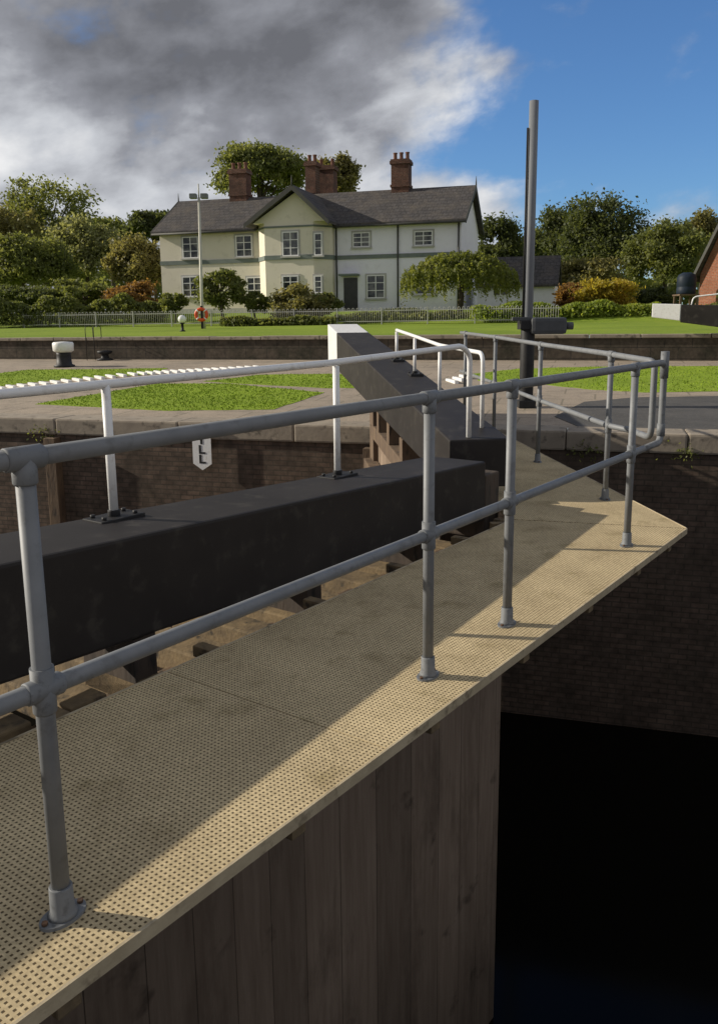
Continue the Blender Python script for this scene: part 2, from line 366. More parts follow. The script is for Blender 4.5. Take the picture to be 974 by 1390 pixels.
# ------------------------------------------------------------------ lock gates
RP = .0208
def rail_post(root, F, t, c, ztop, zmid, mat='galv', zb=0.0):
    p = F(t, c, 0); b = MB()
    b.tube([(p.x,p.y,zb+.01),(p.x,p.y,ztop)], RP, 20)
    po = b.build('rail_post', M[mat], root)
    b = MB(); b.tube([(p.x,p.y,zb+.008),(p.x,p.y,zb+.016),(p.x,p.y,zb+.025),(p.x,p.y,zb+.08),(p.x,p.y,zb+.083)], [.035,.032,.0275,.0265,.025], 20)
    pl = []
    for k in range(24):
        an = 2*math.pi*k/24; pl.append((t+.058*math.cos(an), c+.037*math.sin(an)))
    b.prism(F, pl, 'z', zb+.0, zb+.008); b.build('flange', M['galv_fit'], po)
    for q in (-.047,.047):
        k = F(t+q, c, 0); b = MB(); b.tube([(k.x,k.y,zb+.008),(k.x,k.y,zb+.016)], .007, 6); b.build('bolt', M['rust'], po)
    for z, up in ((ztop,0),(zmid,1)):
        b = MB(); d = F(1,0,0)
        c0 = Vector((p.x,p.y,z)); b.tube([c0-d*.044,c0-d*.04,c0+d*.04,c0+d*.044], [.0235,.0262,.0262,.0235], 20)
        b.tube([c0-Vector((0,0,.056)), c0-Vector((0,0,.052)), c0+Vector((0,0,.05 if up else 0))], [.0235,.026,.026], 20)
        b.build('tee_fitting', M['galv_fit'], po)
T = Vector((2.143,5.258,0)); I = Vector((1.068,5.558,0))
T1 = G1.inv(T); I1 = G1.inv(I); T2 = G2.inv(T); I2 = G2.inv(I)
CO, CI = T1.y, I1.y
def zt1(t): return .53-(t-1.2)*.04
# --- near gate
g = thing('lock_gate', 'near timber lock gate with pale grating walkway, grey guard rail and long black beam', 'lock gate', G1(2.5,2.7,0), G1.deg)
wk = MB().prism(G1, [(-.45,CO),(2.02,CO),(2.02,CI),(-.45,CI)], 'z', -.032, 0).prism(G1, [(2.024,CO),(T1.x-.006,CO),(I1.x-.012,CI),(2.024,CI)], 'z', -.032, .001).build('walkway', M['grate'], g)
b = MB(); b.box(G1,-.45,T1.x-.006,CO-.008,CO,-.034,.003); b.build('edge_strip', M['grate_edge'], wk)
b = MB(); b.box(G1,-.45,I1.x-.02,CI,CI+.012,-.045,.003); b.build('edge_strip', M['grate_edge'], wk)
for t in (.1,.85,1.6,2.35,3.1,3.85,4.6,5.2):
    MB().box(G1, t-.03, t+.03, CO+.012, 2.62, -.085, -.033).build('support_bracket', M['bracket'], g, bevel=.006)
MB().box(G1,.25,5.36,2.62,2.9,-4.9,-.36).build('planking', M['plank'], g)
MB().box(G1,.2,5.25,2.58,2.95,-.36,-.26).build('gate_frame', M['timber'], g, bevel=.012)
MB().box(G1,5.2,5.42,2.7,3.05,-.2,.27).build('mitre_post', M['timber_dark'], g, bevel=.015)
for i, t in enumerate(np.arange(.3,5.1,.36)):
    zt_ = zt1(t)-.47-.16+random.uniform(-.04,.03); w_ = random.uniform(.12,.22)
    MB().box(G1, t, t+w_, 2.66+random.uniform(0,.06), 3.34, zt_-.12, zt_).build('packing_block', M['bracket'], g, bevel=.01)
for t in (.95,2.1,3.25,4.4):
    MB().box(G1, t, t+.12, 2.74, 3.1, -.26, zt1(t)-.46).build('beam_packer', M['timber_dark'], g)
def bm_hex(F, t0,t1,c0,c1,z0a,z0b,z1a,z1b):
    return [F(t0,c0,z0a),F(t1,c0,z1a),F(t1,c1,z1a),F(t0,c1,z0a),F(t0,c0,z0b),F(t1,c0,z1b),F(t1,c1,z1b),F(t0,c1,z0b)]
bm1 = MB().hexa(bm_hex(G1,-6,5.2,2.7,3.17,zt1(-6)-.47,zt1(-6),zt1(5.2)-.43,zt1(5.2))).build('balance_beam', M['black'], g, bevel=.014)
posts1 = [(-.75),.955,2.57,3.25,4.87]; CR = 1.567
ZT, ZM = 1.08, .567
for t in posts1: rail_post(g, G1, t, CR, ZT, ZM)
te = 5.44
MB().tube(fillet([G1(-2.4,CR,ZT),G1(te,CR,ZT),G1(te,CR,ZM),G1(te-.35,CR,ZM)], .07), RP, 18).build('top_rail', M['galv'], g)
MB().tube([G1(-2.4,CR,ZM),G1(te-.3,CR,ZM)], RP, 18).build('middle_rail', M['galv'], g)
MB().tube([G1(te,CR,ZM+.12),G1(te,CR,ZM+.04)], .0262, 16).build('end_fitting', M['galv_fit'], g)
MB().tube([G1(te,CR,ZT-.1),G1(te,CR,ZT+.07)], .0262, 16).build('end_fitting', M['galv_fit'], g)
def white_post(root, p, zb, zt, F, plate='blackmetal', r=.0205):
    po = MB().tube([(p.x,p.y,zb),(p.x,p.y,zt)], r, 16).build('white_rail_post', M['white'], root)
    q = F.inv(p); b = MB(); b.box(F, q.x-.12, q.x+.12, q.y-.07, q.y+.07, zb-.03, zb+.012)
    b.tube([(p.x,p.y,zb+.01),(p.x,p.y,zb+.04)], .028, 14)
    b.build('base_plate', M[plate], po, bevel=.004)
    for sx in (-.085,.085):
        for sy in (-.042,.042):
            k = F(q.x+sx, q.y+sy, 0); b = MB(); b.tube([(k.x,k.y,zb+.01),(k.x,k.y,zb+.026)], .011, 6); b.build('bolt', M['blackmetal'], po)
CW = 3.07
for px, py in ((155,697),(458,645)):
    q = onplane(G1, px, py, CW); p = G1(q.x, CW, 0); white_post(g, p, zt1(q.x), 1.095, G1)
white_post(g, G1(-1.6,CW,0), zt1(-1.6), 1.06, G1)
MB().tube(fillet([G1(-3.5,CW,1.02),G1(.9,CW,1.075),G1(3.9,CW,1.115),G1(5.5,CW,1.17),G1(5.62,CW,1.1),G1(5.62,CW,zt1(5.2)+.03)], .12), .0205, 16).build('white_rail', M['white'], g)
# --- far gate
g2 = thing('lock_gate', 'far timber lock gate whose black beam with white end points away to the yard', 'lock gate', G2(8.5,-1.3,0), G2.deg)
wk2 = MB().prism(G2, [(T2.x+.008,T2.y),(T2.x+6.15,T2.y),(T2.x+6.4,I2.y),(I2.x+.012,I2.y)], 'z', -.032, 0).build('walkway', M['grate'], g2)
b = MB(); b.box(G2,T2.x+.01,T2.x+6.15,T2.y-.008,T2.y,-.034,.003); b.build('edge_strip', M['grate_edge'], wk2)
for t in np.arange(T2.x+.45, T2.x+6, .8):
    MB().box(G2, t-.03, t+.03, T2.y+.03, I2.y+.15, -.085, -.033).build('support_bracket', M['bracket'], g2, bevel=.006)
MB().box(G2,6.1,11.35,-1.45,-1.17,-4.9,-.2).build('planking', M['plank'], g2)
MB().box(G2,6.1,11.35,-1.49,-1.1,-.2,-.02).build('gate_frame', M['timber'], g2, bevel=.012)
MB().box(G2,6.1,11.3,-1.165,-1.0,-.75,-.5).build('gate_frame', M['timber'], g2, bevel=.012)
for t in (6.9,8.1,9.2,10.3):
    z1 = .02+.06*(t-6); MB().box(G2, t, t+.22, -1.45, -1.1, -.02, z1+.05).build('beam_packer', M['timber'], g2, bevel=.01)
MB().box(G2,6.0,6.3,-1.55,-1.1,-4.9,.2).build('mitre_post', M['timber_dark'], g2, bevel=.015)
MB().box(G2,11.0,11.45,-1.5,-1.1,-4.9,.42).build('heel_post', M['timber'], g2, bevel=.015)
A = Vector((.93,6.28,0)); B = Vector((-.235,13.4,0)); dv = (B-A)
e2 = dv.normalized(); n2 = Vector((-e2.y,e2.x,0))
def beam2(f, side, which):
    p = A+dv*f; wd = .24; z = (.46+.87*f) if which else (.08+.68*f)
    return p+n2*side*wd+Vector((0,0,z))
def beamseg(f0, f1): return [beam2(f0,1,0),beam2(f1,1,0),beam2(f1,-1,0),beam2(f0,-1,0),beam2(f0,1,1),beam2(f1,1,1),beam2(f1,-1,1),beam2(f0,-1,1)]
bb = MB().hexa(beamseg(0,.86)).build('balance_beam', M['black'], g2, bevel=.014)
MB().hexa(beamseg(.8605,1)).build('beam_end', M['white'], bb, bevel=.014, label='white painted outer end of the black beam')
pts2 = [(820,683,1.10),(729,625,1.15)]
c2r = T2.y+.19; lst = []
for px, py, zt in pts2:
    q = onplane(G2, px, py, c2r); lst.append(q.x)
lst = [lst[0], lst[1], lst[1]+1.75, lst[1]+3.4]
zz = [1.1,1.13,1.17,1.2]
for t, z in zip(lst, zz): rail_post(g2, G2, t, c2r, z, z-.53)
ts = T2.x+.19
MB().tube(fillet([G2(ts+.4,c2r,ZM+.02),G2(ts,c2r,ZM+.01),G2(ts,c2r,1.08),G2(lst[0],c2r,1.1),G2(lst[1],c2r,1.13),G2(lst[2],c2r,1.17),G2(lst[3]+.3,c2r,1.2)], .07), RP, 14).build('top_rail', M['galv'], g2)
MB().tube([G2(ts+.3,c2r,ZM+.02),G2(lst[0],c2r,.57),G2(lst[1],c2r,.6),G2(lst[2],c2r,.64),G2(lst[3]+.3,c2r,.67)], RP, 14).build('middle_rail', M['galv'], g2)
fr2 = Frame(math.degrees(math.atan2(e2.y, e2.x)))
wp = []
for f, zt in ((.235,1.13),(.38,1.2),(.51,1.26)):
    p = A+dv*f-n2*.13; zb = .46+.87*f; white_post(g2, p, zb, zt-.02, fr2, r=.017); wp.append(Vector((p.x,p.y,zt)))
p0 = A+dv*.05-n2*.13
MB().tube(fillet([(p0.x,p0.y,.5),(p0.x,p0.y,1.1),tuple(wp[0]),tuple(wp[1]),tuple(wp[2])], .1), .0175, 12).build('white_rail', M['white'], g2)
# --- distant gate beam at right
P0 = gY(884,424,22.5)
g3 = thing('lock_gate', 'distant black balance beam with white end entering from the right edge', 'lock gate', (P0.x,P0.y,.8), -22)
fr3 = Frame(-24); q0 = fr3.inv(Vector((P0.x,P0.y,0)))
zt = gY(884,412,22.5).z
def h3(a,b_,za,zb,lo_a,lo_b): return [fr3(q0.x+a,q0.y,lo_a),fr3(q0.x+b_,q0.y,lo_b),fr3(q0.x+b_,q0.y+.4,lo_b),fr3(q0.x+a,q0.y+.4,lo_a),fr3(q0.x+a,q0.y,za),fr3(q0.x+b_,q0.y,zb),fr3(q0.x+b_,q0.y+.4,zb),fr3(q0.x+a,q0.y+.4,za)]
b3 = MB().hexa(h3(.72,7,zt-.04,zt-.25,zt-.5,zt-1.4)).build('balance_beam', M['black'], g3, bevel=.02)
MB().hexa(h3(0,.718,zt,zt-.03,zt-.36,zt-.46)).build('beam_end', M['white'], b3, bevel=.02)
for off in (.0,):
    b = MB(); b.tube(fillet([fr3(q0.x+.95,q0.y+.3,zt-.1),fr3(q0.x+1.0,q0.y+.3,zt+.16-off),fr3(q0.x+7,q0.y+.3,zt+.75-off)],.1), .02, 8); b.build('white_rail', M['white'], g3)
for a in (1.7,3,4.5,6): MB().tube([fr3(q0.x+a,q0.y+.3,zt-.3),fr3(q0.x+a,q0.y+.3,zt+.16+.097*(a-1))], .018, 8).build('white_rail_post', M['white'], g3)
MB().box(fr3,q0.x+6.4,q0.x+6.9,q0.y,q0.y+.4,-.3,zt-.6).build('heel_post', M['timber'], g3)
MB().box(fr3,q0.x+2.3,q0.x+2.5,q0.y+.1,q0.y+.3,.2,zt-.5).build('beam_prop', M['blackmetal'], g3)
# ------------------------------------------------------------------ SILL marker
ps = onplane(L, 261, 592, 11.33); pe = onplane(L, 286, 592, 11.33); pb = onplane(L, 273, 638, 11.33)
x0, x1 = ps.x, pe.x; zT = -.15; zB = pb.z
sg = thing('sill_marker', 'white pointed board reading SILL hanging on the chamber wall', 'sign', L((x0+x1)/2,11.33,zT), L.deg)
MB().prism(L, [(x0,zT),(x1,zT),(x1,zB+.1),((x0+x1)/2,zB),(x0,zB+.1)], 'y', 11.32, 11.335).build('board', M['white'], sg)
ph_ = (zT-zB-.1)/4
for i, ch in enumerate('SILL'):
    cu = bpy.data.curves.new('t','FONT'); cu.body = ch; cu.size = ph_*1.2; cu.align_x = 'CENTER'; cu.extrude = .001; cu.offset = .006
    to = bpy.data.objects.new('t', cu); COL.objects.link(to); dg = bpy.context.evaluated_depsgraph_get(); dg.update()
    me = bpy.data.meshes.new_from_object(to.evaluated_get(dg)); bpy.data.objects.remove(to)
    to = bpy.data.objects.new('letter', me); COL.objects.link(to); me.materials.clear(); me.materials.append(M['blackmetal'])
    for v in me.vertices: v.co = Vector((v.co.x*1.3, -.0125+v.co.z, v.co.y-ph_*(i+.93)))
    to.parent = sg
# ------------------------------------------------------------------ mast
p = ground(713, 553); X, Y, Z = p.x, p.y, p.z
ms = thing('mast', 'tall grey steel mast with black casing at its foot beside the guard rail', 'mast', (X,Y,Z))
top = gY(719,137,Y)
MB().tube([(X,Y,Z),(X,Y,(Z+top.z)/2),(X,Y,top.z)], [.078,.074,.072], 20).build('pole', M['slatepole'], ms)
b = MB(); b.box(W,X-.14,X+.14,Y-.14,Y+.14,Z,Z+.12); b.tube([(X,Y,Z),(X,Y,Z+1.35)], .115, 20); b.box(W,X-.15,X+.15,Y-.15,Y+.15,Z+1.28,Z+1.42); b.build('casing', M['blackmetal'], ms, bevel=.01)
MB().tube([(X-.092,Y-.02,Z+1.4),(X-.092,Y-.02,top.z-.4)], .016, 8).build('cable', M['blackmetal'], ms)
b = MB(); b.box(W,X+.02,X+.6,Y-.2,Y+.12,Z+1.2,Z+1.47); b.build('motor_box', M['motor'], ms, bevel=.06)
b = MB(); b.box(W,X-.28,X+.02,Y-.12,Y-.04,Z+1.42,Z+1.48); b.build('bracket_arm', M['motor'], ms, bevel=.01)
MB().tube([(X+.59,Y-.06,Z+1.33),(X+.72,Y-.06,Z+1.33)], .06, 12).build('drive_shaft_cover', M['motor'], ms)
# ------------------------------------------------------------------ bollards & small yard things
p = ground(88, 498); X,Y,Z = p
bo = thing('bollard', 'large black mooring bollard with white top', 'bollard', (X,Y,Z))
MB().lathe((X,Y,Z), [(.3,0),(.3,.05),(.22,.08),(.2,.35),(.21,.42)], 24).build('post', M['blackmetal'], bo)
MB().lathe((X,Y,Z), [(.21,.421),(.29,.47),(.3,.6),(.3,.68),(.27,.72),(.05,.735)], 24).build('cap', M['white'], bo)
p = ground(143, 489); X,Y,Z = p
bo = thing('bollard', 'low squat dark bollard to the right of the white topped one', 'bollard', (X,Y,Z))
MB().lathe((X,Y,Z), [(.26,0),(.26,.04),(.13,.07),(.11,.18),(.22,.22),(.24,.28),(.2,.31),(.03,.32)], 24).build('post', M['blackmetal'], bo)
hp = None
for i, (px, py) in enumerate(((128,484),(139,482))):
    p = ground(px, py); p = L(L.inv(p).x, 23.6, zg(23.6))
    if hp is None:
        hp = thing('ladder_handrail', 'left hoop of the thin black ladder handrail pair at the retaining wall', 'handrail', tuple(p))
        o = MB().tube(fillet([(p.x,p.y,p.z),(p.x,p.y,p.z+1.1),(p.x+.12,p.y+.4,p.z+1.1),(p.x+.12,p.y+.4,p.z+.6)], .12), .012, 8).build('hoop', M['blackmetal'], hp)
    else:
        c = copy_tree(hp); c.location = p; c['label'] = 'right hoop of the thin black ladder handrail pair at the retaining wall'
pl = []
for (ax,ay),(bx,by),n_ in (((-14,530),(180,509),14),((193,508),(350,499.5),15)):
    for k in range(n_): pl.append((ax+(bx-ax)*k/(n_-1), ay+(by-ay)*k/(n_-1)))
fh = None
for i, (px, py) in enumerate(pl+[(613,519),(622,516),(631,513)]):
    p = ground(px, py)
    if fh is None:
        fh = MB().box(W,p.x-.045,p.x+.045,p.y-.36,p.y+.36,p.z-.05,p.z+.06).build('foothold_bar', M['white'], loc=tuple(p), bevel=.01); o = fh
    else:
        o = fh.copy(); COL.objects.link(o); o.location = p
    o.rotation_euler = (0,0,R(36-i*.5 if px < 400 else 10))
    if px < 400: props(o, 'short white painted foothold bar in the row across the left yard', 'foothold', 'white foothold bars in the left yard')
    else: props(o, 'short white painted foothold bar in the yard beside the far gate rail', 'foothold', 'white foothold bars by the far gate')
# life ring post, pole lamp, globe lamp
p = ground(277, 446); X,Y,Z = p
lp = thing('lamp_post', 'slim pale lamp post with twin lamp heads standing on the lawn', 'lamp post', (X,Y,Z))
top = gY(270,268,Y)
MB().tube([(X,Y,Z),(X-.05,Y,Z+1.2),(top.x,Y,top.z)], [.09,.075,.055], 12).build('pole', M['creamp'], lp)
for sx in (-1,1):
    xa, xb = (top.x-.42,top.x-.09) if sx < 0 else (top.x+.09,top.x+.42)
    MB().box(W,xa,xb,Y-.2,Y+.15,top.z-.06,top.z+.16).build('lamp_head', M['slatepole'], lp, bevel=.04)
MB().tube([(top.x,Y,top.z),(top.x,Y,top.z+.6)], .03, 8).build('finial', M['creamp'], lp)
X2, Y2 = X-.02, Y-.35; Z2 = zg(L.inv(Vector((X2,Y2,0))).y)
lr = thing('life_ring_stand', 'orange life ring hung on a short dark post by the pale lamp post', 'life ring', (X2,Y2,Z2))
MB().box(W,X2-.05,X2+.05,Y2,Y2+.08,Z2,Z2+1.05).build('post', M['blackmetal'], lr)
b = MB(); zc = gY(276,427,Y2).z; rr = .25
b.tube([(X2+rr*math.cos(a),Y2-.06,zc+rr*math.sin(a)) for a in np.linspace(0,2*math.pi,25)], .08, 10, cap=False); ring = b.build('ring', M['orange'], lr)
for a in (.78,2.36,3.93,5.5):
    u = Vector((math.cos(a),0,math.sin(a))); t_ = Vector((-math.sin(a),0,math.cos(a))); c0 = Vector((X2,Y2-.06,zc))+u*rr
    MB().tube([c0-t_*.03,c0+t_*.03], .084, 10).build('ring_band', M['white'], ring)
p = ground(248, 450); X,Y,Z = p
gl = thing('bollard_lamp', 'low black bollard lamp with white globe on the lawn', 'lamp', (X,Y,Z))
MB().lathe((X,Y,Z), [(.12,0),(.12,.03),(.06,.06),(.055,.3),(.11,.33),(.11,.36)], 16).build('post', M['blackmetal'], gl)
MB().lathe((X,Y,Z+.5), [(.17*math.sin(a),-.17*math.cos(a)) for a in np.linspace(.25,3.1,12)], 18).build('globe', M['globe'], gl)
# ------------------------------------------------------------------ fence
QF = 42
sL = onplane(L,-60,430,QF).x; sR = onplane(L,760,430,QF).x; zf = zg(QF)
fe = thing('railing_fence', 'pale bow topped metal railing fence running along the garden edge', 'fence', L((sL+sR)/2,QF,zf), L.deg)
s_ = sL
while s_ < sR:
    e = min(s_+2.4, sR); b = MB()
    b.box(L,s_,e,QF-.012,QF+.012,zf+.14,zf+.18); b.box(L,s_,e,QF-.012,QF+.012,zf+.68,zf+.72)
    x = s_+.1
    while x < e-.12:
        pts = [L(x,QF,zf+.06),L(x,QF,zf+.76)]+[L(x+.06-.06*math.cos(a),QF,zf+.78+.06*math.sin(a)) for a in (.6,1.57,2.5)]+[L(x+.12,QF,zf+.76),L(x+.12,QF,zf+.06)]
        b.tube(pts, .013, 5); x += .24
    b.build('panel', M['stone'], fe)
    MB().box(L,s_-.03,s_+.03,QF-.03,QF+.03,zf-.05,zf+.86).build('post', M['stone'], fe); s_ += 2.4
# ------------------------------------------------------------------ house
QH = 50.2; gh = 2.0
def fac(px, py, q=QH): v = onplane(L, px, py, q); return v.x, v.z
s0 = fac(218,350)[0]; s1 = fac(625,350)[0]; QB = QH-1.5; sb0 = fac(356,350,QH)[0]; sb1 = fac(454,350,QH)[0]
ze = 7.35; dep = 7.2; qr = QH+dep/2; th = .14
zr = (fac(635,256,qr)[1]+fac(250,269,qr)[1])/2-th*1.25
smid = fac(401,300,QB)[0]; zpk = fac(400,250,QB-.5)[1]-th*1.25
hs = thing('house', 'long cream and white two storey lock keeper house with slate roof and gabled bay', 'house', L((s0+s1)/2,QH,gh), L.deg)
sm = (sb0+sb1)/2
MB().box(L,s0,sm,QH,QH+dep,gh-.5,ze).prism(L,[(QH,ze),(QH+dep,ze),(qr,zr-.1)],'x',s0,s0+.3).build('wall', M['cream'], hs, label='cream walls of the left wing')
MB().box(L,sm+.002,s1,QH,QH+dep,gh-.5,ze).prism(L,[(QH,ze),(QH+dep,ze),(qr,zr-.1)],'x',s1-.3,s1).build('wall', M['hwhite'], hs, label='white walls of the right wing')
foot = [(sb0,QH+.1),(sb0,QH-.45),(sb0+.8,QB),(sb1-.85,QB),(sb1,QH-.45),(sb1,QH+.1)]
MB().prism(L,foot,'z',gh-.5,ze).build('bay_wall', M['cream'], hs)
MB().prism(L,[(sb0+.05,ze+.002),(sb1-.05,ze+.002),(smid,zpk-.2)],'y',QB+.03,QH+1).build('gable', M['cream'], hs)
def chev(a, z0, m_, zm, b_, z1): return [(a,z0),(m_,zm),(b_,z1),(b_,z1+th),(m_,zm+th*1.25),(a,z0+th)]
ov = .4; dz = (zr-ze)/(dep/2)*ov
rf = MB().prism(L,chev(QH-ov,ze-dz,qr,zr,QH+dep+ov,ze-dz),'x',s0-.35,s1+.3).build('roof', M['slate'], hs)
dz2 = .2
rb = MB().prism(L,chev(sb0-.3,ze-dz2,smid,zpk,sb1+.3,ze-dz2),'y',QB-.5,qr).build('bay_roof', M['slate'], hs)
MB().prism(L,[(sb0-.32,ze-dz2-.12),(smid,zpk-.14),(sb1+.32,ze-dz2-.12),(sb1+.32,ze-dz2+.16),(smid,zpk+.2),(sb0-.32,ze-dz2+.16)],'y',QB-.56,QB-.5).build('barge_board', M['darktrim'], rb)
for xa, xb in ((s1+.301,s1+.36),(s0-.41,s0-.351)):
    MB().prism(L,[(QH-ov,ze-dz-.12),(qr,zr-.14),(QH+dep+ov,ze-dz-.12),(QH+dep+ov,ze-dz+.15),(qr,zr+.2),(QH-ov,ze-dz+.15)],'x',xa,xb).build('barge_board', M['darktrim'], rf)
for (s_,q_,z_) in ((s1+.33,qr,zr+.1),(s0-.38,qr,zr+.1),(smid,QB-.53,zpk+.1)):
    k = L(s_,q_,z_); MB().tube([k,k+Vector((0,0,.3)),k+Vector((0,0,.6))], [.05,.035,.012], 8).build('finial', M['darktrim'], hs)
MB().tube([L(s0-.3,QH-ov-.05,ze-dz-.02),L(sb0-.2,QH-ov-.05,ze-dz-.02)], .07, 8).build('gutter', M['darktrim'], rf)
MB().tube([L(sb1+.2,QH-ov-.05,ze-dz-.02),L(s1+.3,QH-ov-.05,ze-dz-.02)], .07, 8).build('gutter', M['darktrim'], rf)
zs = fac(300,355)[1]
MB().box(L,s0-.03,sb0,QH-.06,QH-.002,zs-.13,zs+.13).build('string_course', M['greytrim'], hs)
MB().box(L,sb1,s1+.02,QH-.06,QH-.002,zs-.12,zs+.12).build('string_course', M['greytrim'], hs)
f2 = [(sb0-.05,QH-.002),(sb0-.05,QH-.47),(sb0+.78,QB-.06),(sb1-.83,QB-.06),(sb1+.05,QH-.47),(sb1+.05,QH-.002)]
MB().prism(L,f2,'z',zs-.13,zs+.13).build('string_course', M['greytrim'], hs)
MB().prism(L,f2,'z',ze-.3,ze-.2).build('string_course', M['greytrim'], hs)
MB().box(L,s0-.02,sb0,QH-.04,QH-.002,gh-.4,gh+.35).build('plinth', M['stone'], hs)
for px in (457,540,622):
    s_ = fac(px,350)[0]; MB().tube([L(s_,QH-.08,gh),L(s_,QH-.08,ze-.2)], .05, 8).build('drainpipe', M['darktrim'], hs)
def window(pxa, pya, pxb, pyb, q=QH, nx=1, ny=1):
    a = fac(pxa,pyb,q); c = fac(pxb,pya,q); xa, za, xb, zb = a[0], a[1], c[0], c[1]; t_ = .06
    b = MB(); b.box(L,xa,xb,q-.07,q+.02,za,za+t_); b.box(L,xa,xb,q-.07,q+.02,zb-t_,zb)
    b.box(L,xa,xa+t_,q-.07,q+.02,za+t_,zb-t_); b.box(L,xb-t_,xb,q-.07,q+.02,za+t_,zb-t_)
    for i in range(1,nx+1):
        x = xa+(xb-xa)*i/(nx+1); b.box(L,x-.025,x+.025,q-.06,q+.02,za+t_,zb-t_)
    for i in range(1,ny+1):
        z = za+(zb-za)*i/(ny+1); b.box(L,xa+t_,xb-t_,q-.055,q+.02,z-.02,z+.02)
    f = b.build('window', M['white'], hs)
    MB().box(L,xa+t_,xb-t_,q-.03,q+.01,za+t_,zb-t_).build('pane', M['glass'], f)
    b = MB(); b.box(L,xa-.12,xb+.12,q-.14,q-.002,za-.1,za-.002); b.build('sill', M['stone'], f)
    e = .1; MB().prism(L,[(xa-e,za),(xa-.003,za),(xa-.003,zb+.003),(xb+.003,zb+.003),(xb+.003,za),(xb+e,za),(xb+e,zb+e),(xa-e,zb+e)],'y',q-.035,q-.003).build('surround', M['stone'], f)
for w_ in ((249,321,269,351),(321,319,342,349),(249,375,269,403),(336,376,355,403),(479,315,502,336),(562,313,587,334),(498,373,522,405),(562,372,591,400)): window(*w_, nx=1, ny=2)
for w_ in ((384,314,405,348),(427,316,437,347),(384,374,405,400),(427,374,437,398)): window(*w_, q=QB, nx=1 if w_[2]-w_[0] > 15 else 0, ny=2)
a = fac(467,418); c = fac(485,377); dr = MB().box(L,a[0],c[0],QH-.05,QH-.002,gh,c[1]).build('door', M['door'], hs)
b = MB(); b.box(L,a[0]-.15,c[0]+.15,QH-.7,QH-.002,c[1]+.1,c[1]+.22); b.build('door_hood', M['greytrim'], hs)
def chimney(pxa, pxb, ytop, q, n):
    a = fac(pxa,ytop,q); c = fac(pxb,ytop,q); xa, xb, zt_ = a[0], c[0], a[1]; ph = .45; zb_ = zt_-ph
    d = .45
    b = MB(); b.box(L,xa+.08,xb-.08,q-d,q+d,zr-1.5,zb_-.3); b.box(L,xa,xb,q-d-.08,q+d+.08,zb_-.3,zb_-.1); b.box(L,xa+.05,xb-.05,q-d-.03,q+d+.03,zb_-.1,zb_)
    b.box(L,xa+.02,xb-.02,q-d-.06,q+d+.06,zr+.25,zr+.4)
    ch = b.build('chimney', M['brickc'], hs)
    for i in range(n):
        x = xa+.25+(xb-xa-.5)*i/max(1,n-1) if n > 1 else (xa+xb)/2
        p = L(x,q,zb_); MB().lathe(tuple(p), [(.14,0),(.12,.1),(.11,ph-.1),(.14,ph-.05),(.14,ph)], 12).build('chimney_pot', M['pot'], ch)
chimney(312,338,222,qr,3); chimney(415,432,211,qr+.6,2); chimney(431,456,217,qr+1.8,2); chimney(531,558,208,qr,3)
# outbuilding
qo = QH+1.5
a = onplane(L,647,405,qo).x; c = onplane(L,752,405,qo).x; ob = thing('outbuilding', 'low white outbuilding with dark slate lean-to roof right of the house', 'outbuilding', L((a+c)/2,qo,gh), L.deg)
zo = onplane(L,700,388,qo).z
MB().box(L,a,c,qo,qo+4,gh-.3,zo).build('wall', M['hwhite'], ob)
MB().prism(L,chev(qo-.3,zo-.1,qo+2.2,zo+1.7,qo+4.5,zo-.1),'x',a-.1,c+.2).build('roof', M['slate'], ob)
b = MB(); wa = onplane(L,668,402,qo); wb = onplane(L,690,391,qo); b.box(L,wa.x,wb.x,qo-.06,qo+.02,wa.z,wb.z); wf = b.build('window', M['white'], ob)
m_ = (wa.x+wb.x)/2
MB().box(L,wa.x+.07,m_-.04,qo-.075,qo-.05,wa.z+.07,wb.z-.07).build('pane', M['glass'], wf)
MB().box(L,m_+.04,wb.x-.07,qo-.075,qo-.05,wa.z+.07,wb.z-.07).build('pane', M['glass'], wf)
# brick house right edge
fb = Frame(-55); pA = gY(948,400,44); qA = fb.inv(pA)
bh = thing('brick_house', 'orange brick house end with dark barge board cut by the right edge', 'house', (pA.x,pA.y,gh), fb.deg)
zE = gY(950,372,44).z; hw_ = 3.0; zP = zE+6.2
MB().prism(fb,[(qA.x,gh-.5),(qA.x+2*hw_,gh-.5),(qA.x+2*hw_,zE),(qA.x+hw_,zP),(qA.x,zE)],'y',qA.y,qA.y+8).build('wall', M['brickh'], bh)
MB().prism(fb,chev(qA.x-.3,zE-.4,qA.x+hw_,zP+.02,qA.x+2*hw_+.3,zE-.4),'y',qA.y-.3,qA.y+8.3).build('roof', M['slate'], bh)
MB().prism(fb,[(qA.x-.33,zE-.55),(qA.x+hw_,zP-.2),(qA.x+2*hw_+.33,zE-.55),(qA.x+2*hw_+.33,zE-.25),(qA.x+hw_,zP+.15),(qA.x-.33,zE-.25)],'y',qA.y-.35,qA.y-.302).build('barge_board', M['darktrim'], bh)
b = MB(); b.box(fb,qA.x+2.3,qA.x+3.5,qA.y-.05,qA.y+.02,gh+1,gh+2.3); wf = b.build('window', M['white'], bh)
MB().box(fb,qA.x+2.4,qA.x+3.4,qA.y-.07,qA.y-.05,gh+1.1,gh+2.2).build('pane', M['glass'], wf)
p = gY(930,400,43)
tk = thing('water_tank', 'dark plastic water tank beside the brick house', 'tank', (p.x,p.y,2.0))
zt_ = gY(930,370,43).z; h_ = zt_-2.6
MB().lathe((p.x,p.y,2.6), [(.44,0),(.47,.05),(.47,h_*.3),(.45,h_*.32),(.47,h_*.36),(.47,h_*.75),(.4,h_*.9),(.2,h_),(.02,h_)], 24).build('barrel', M['tank'], tk)
b = MB()
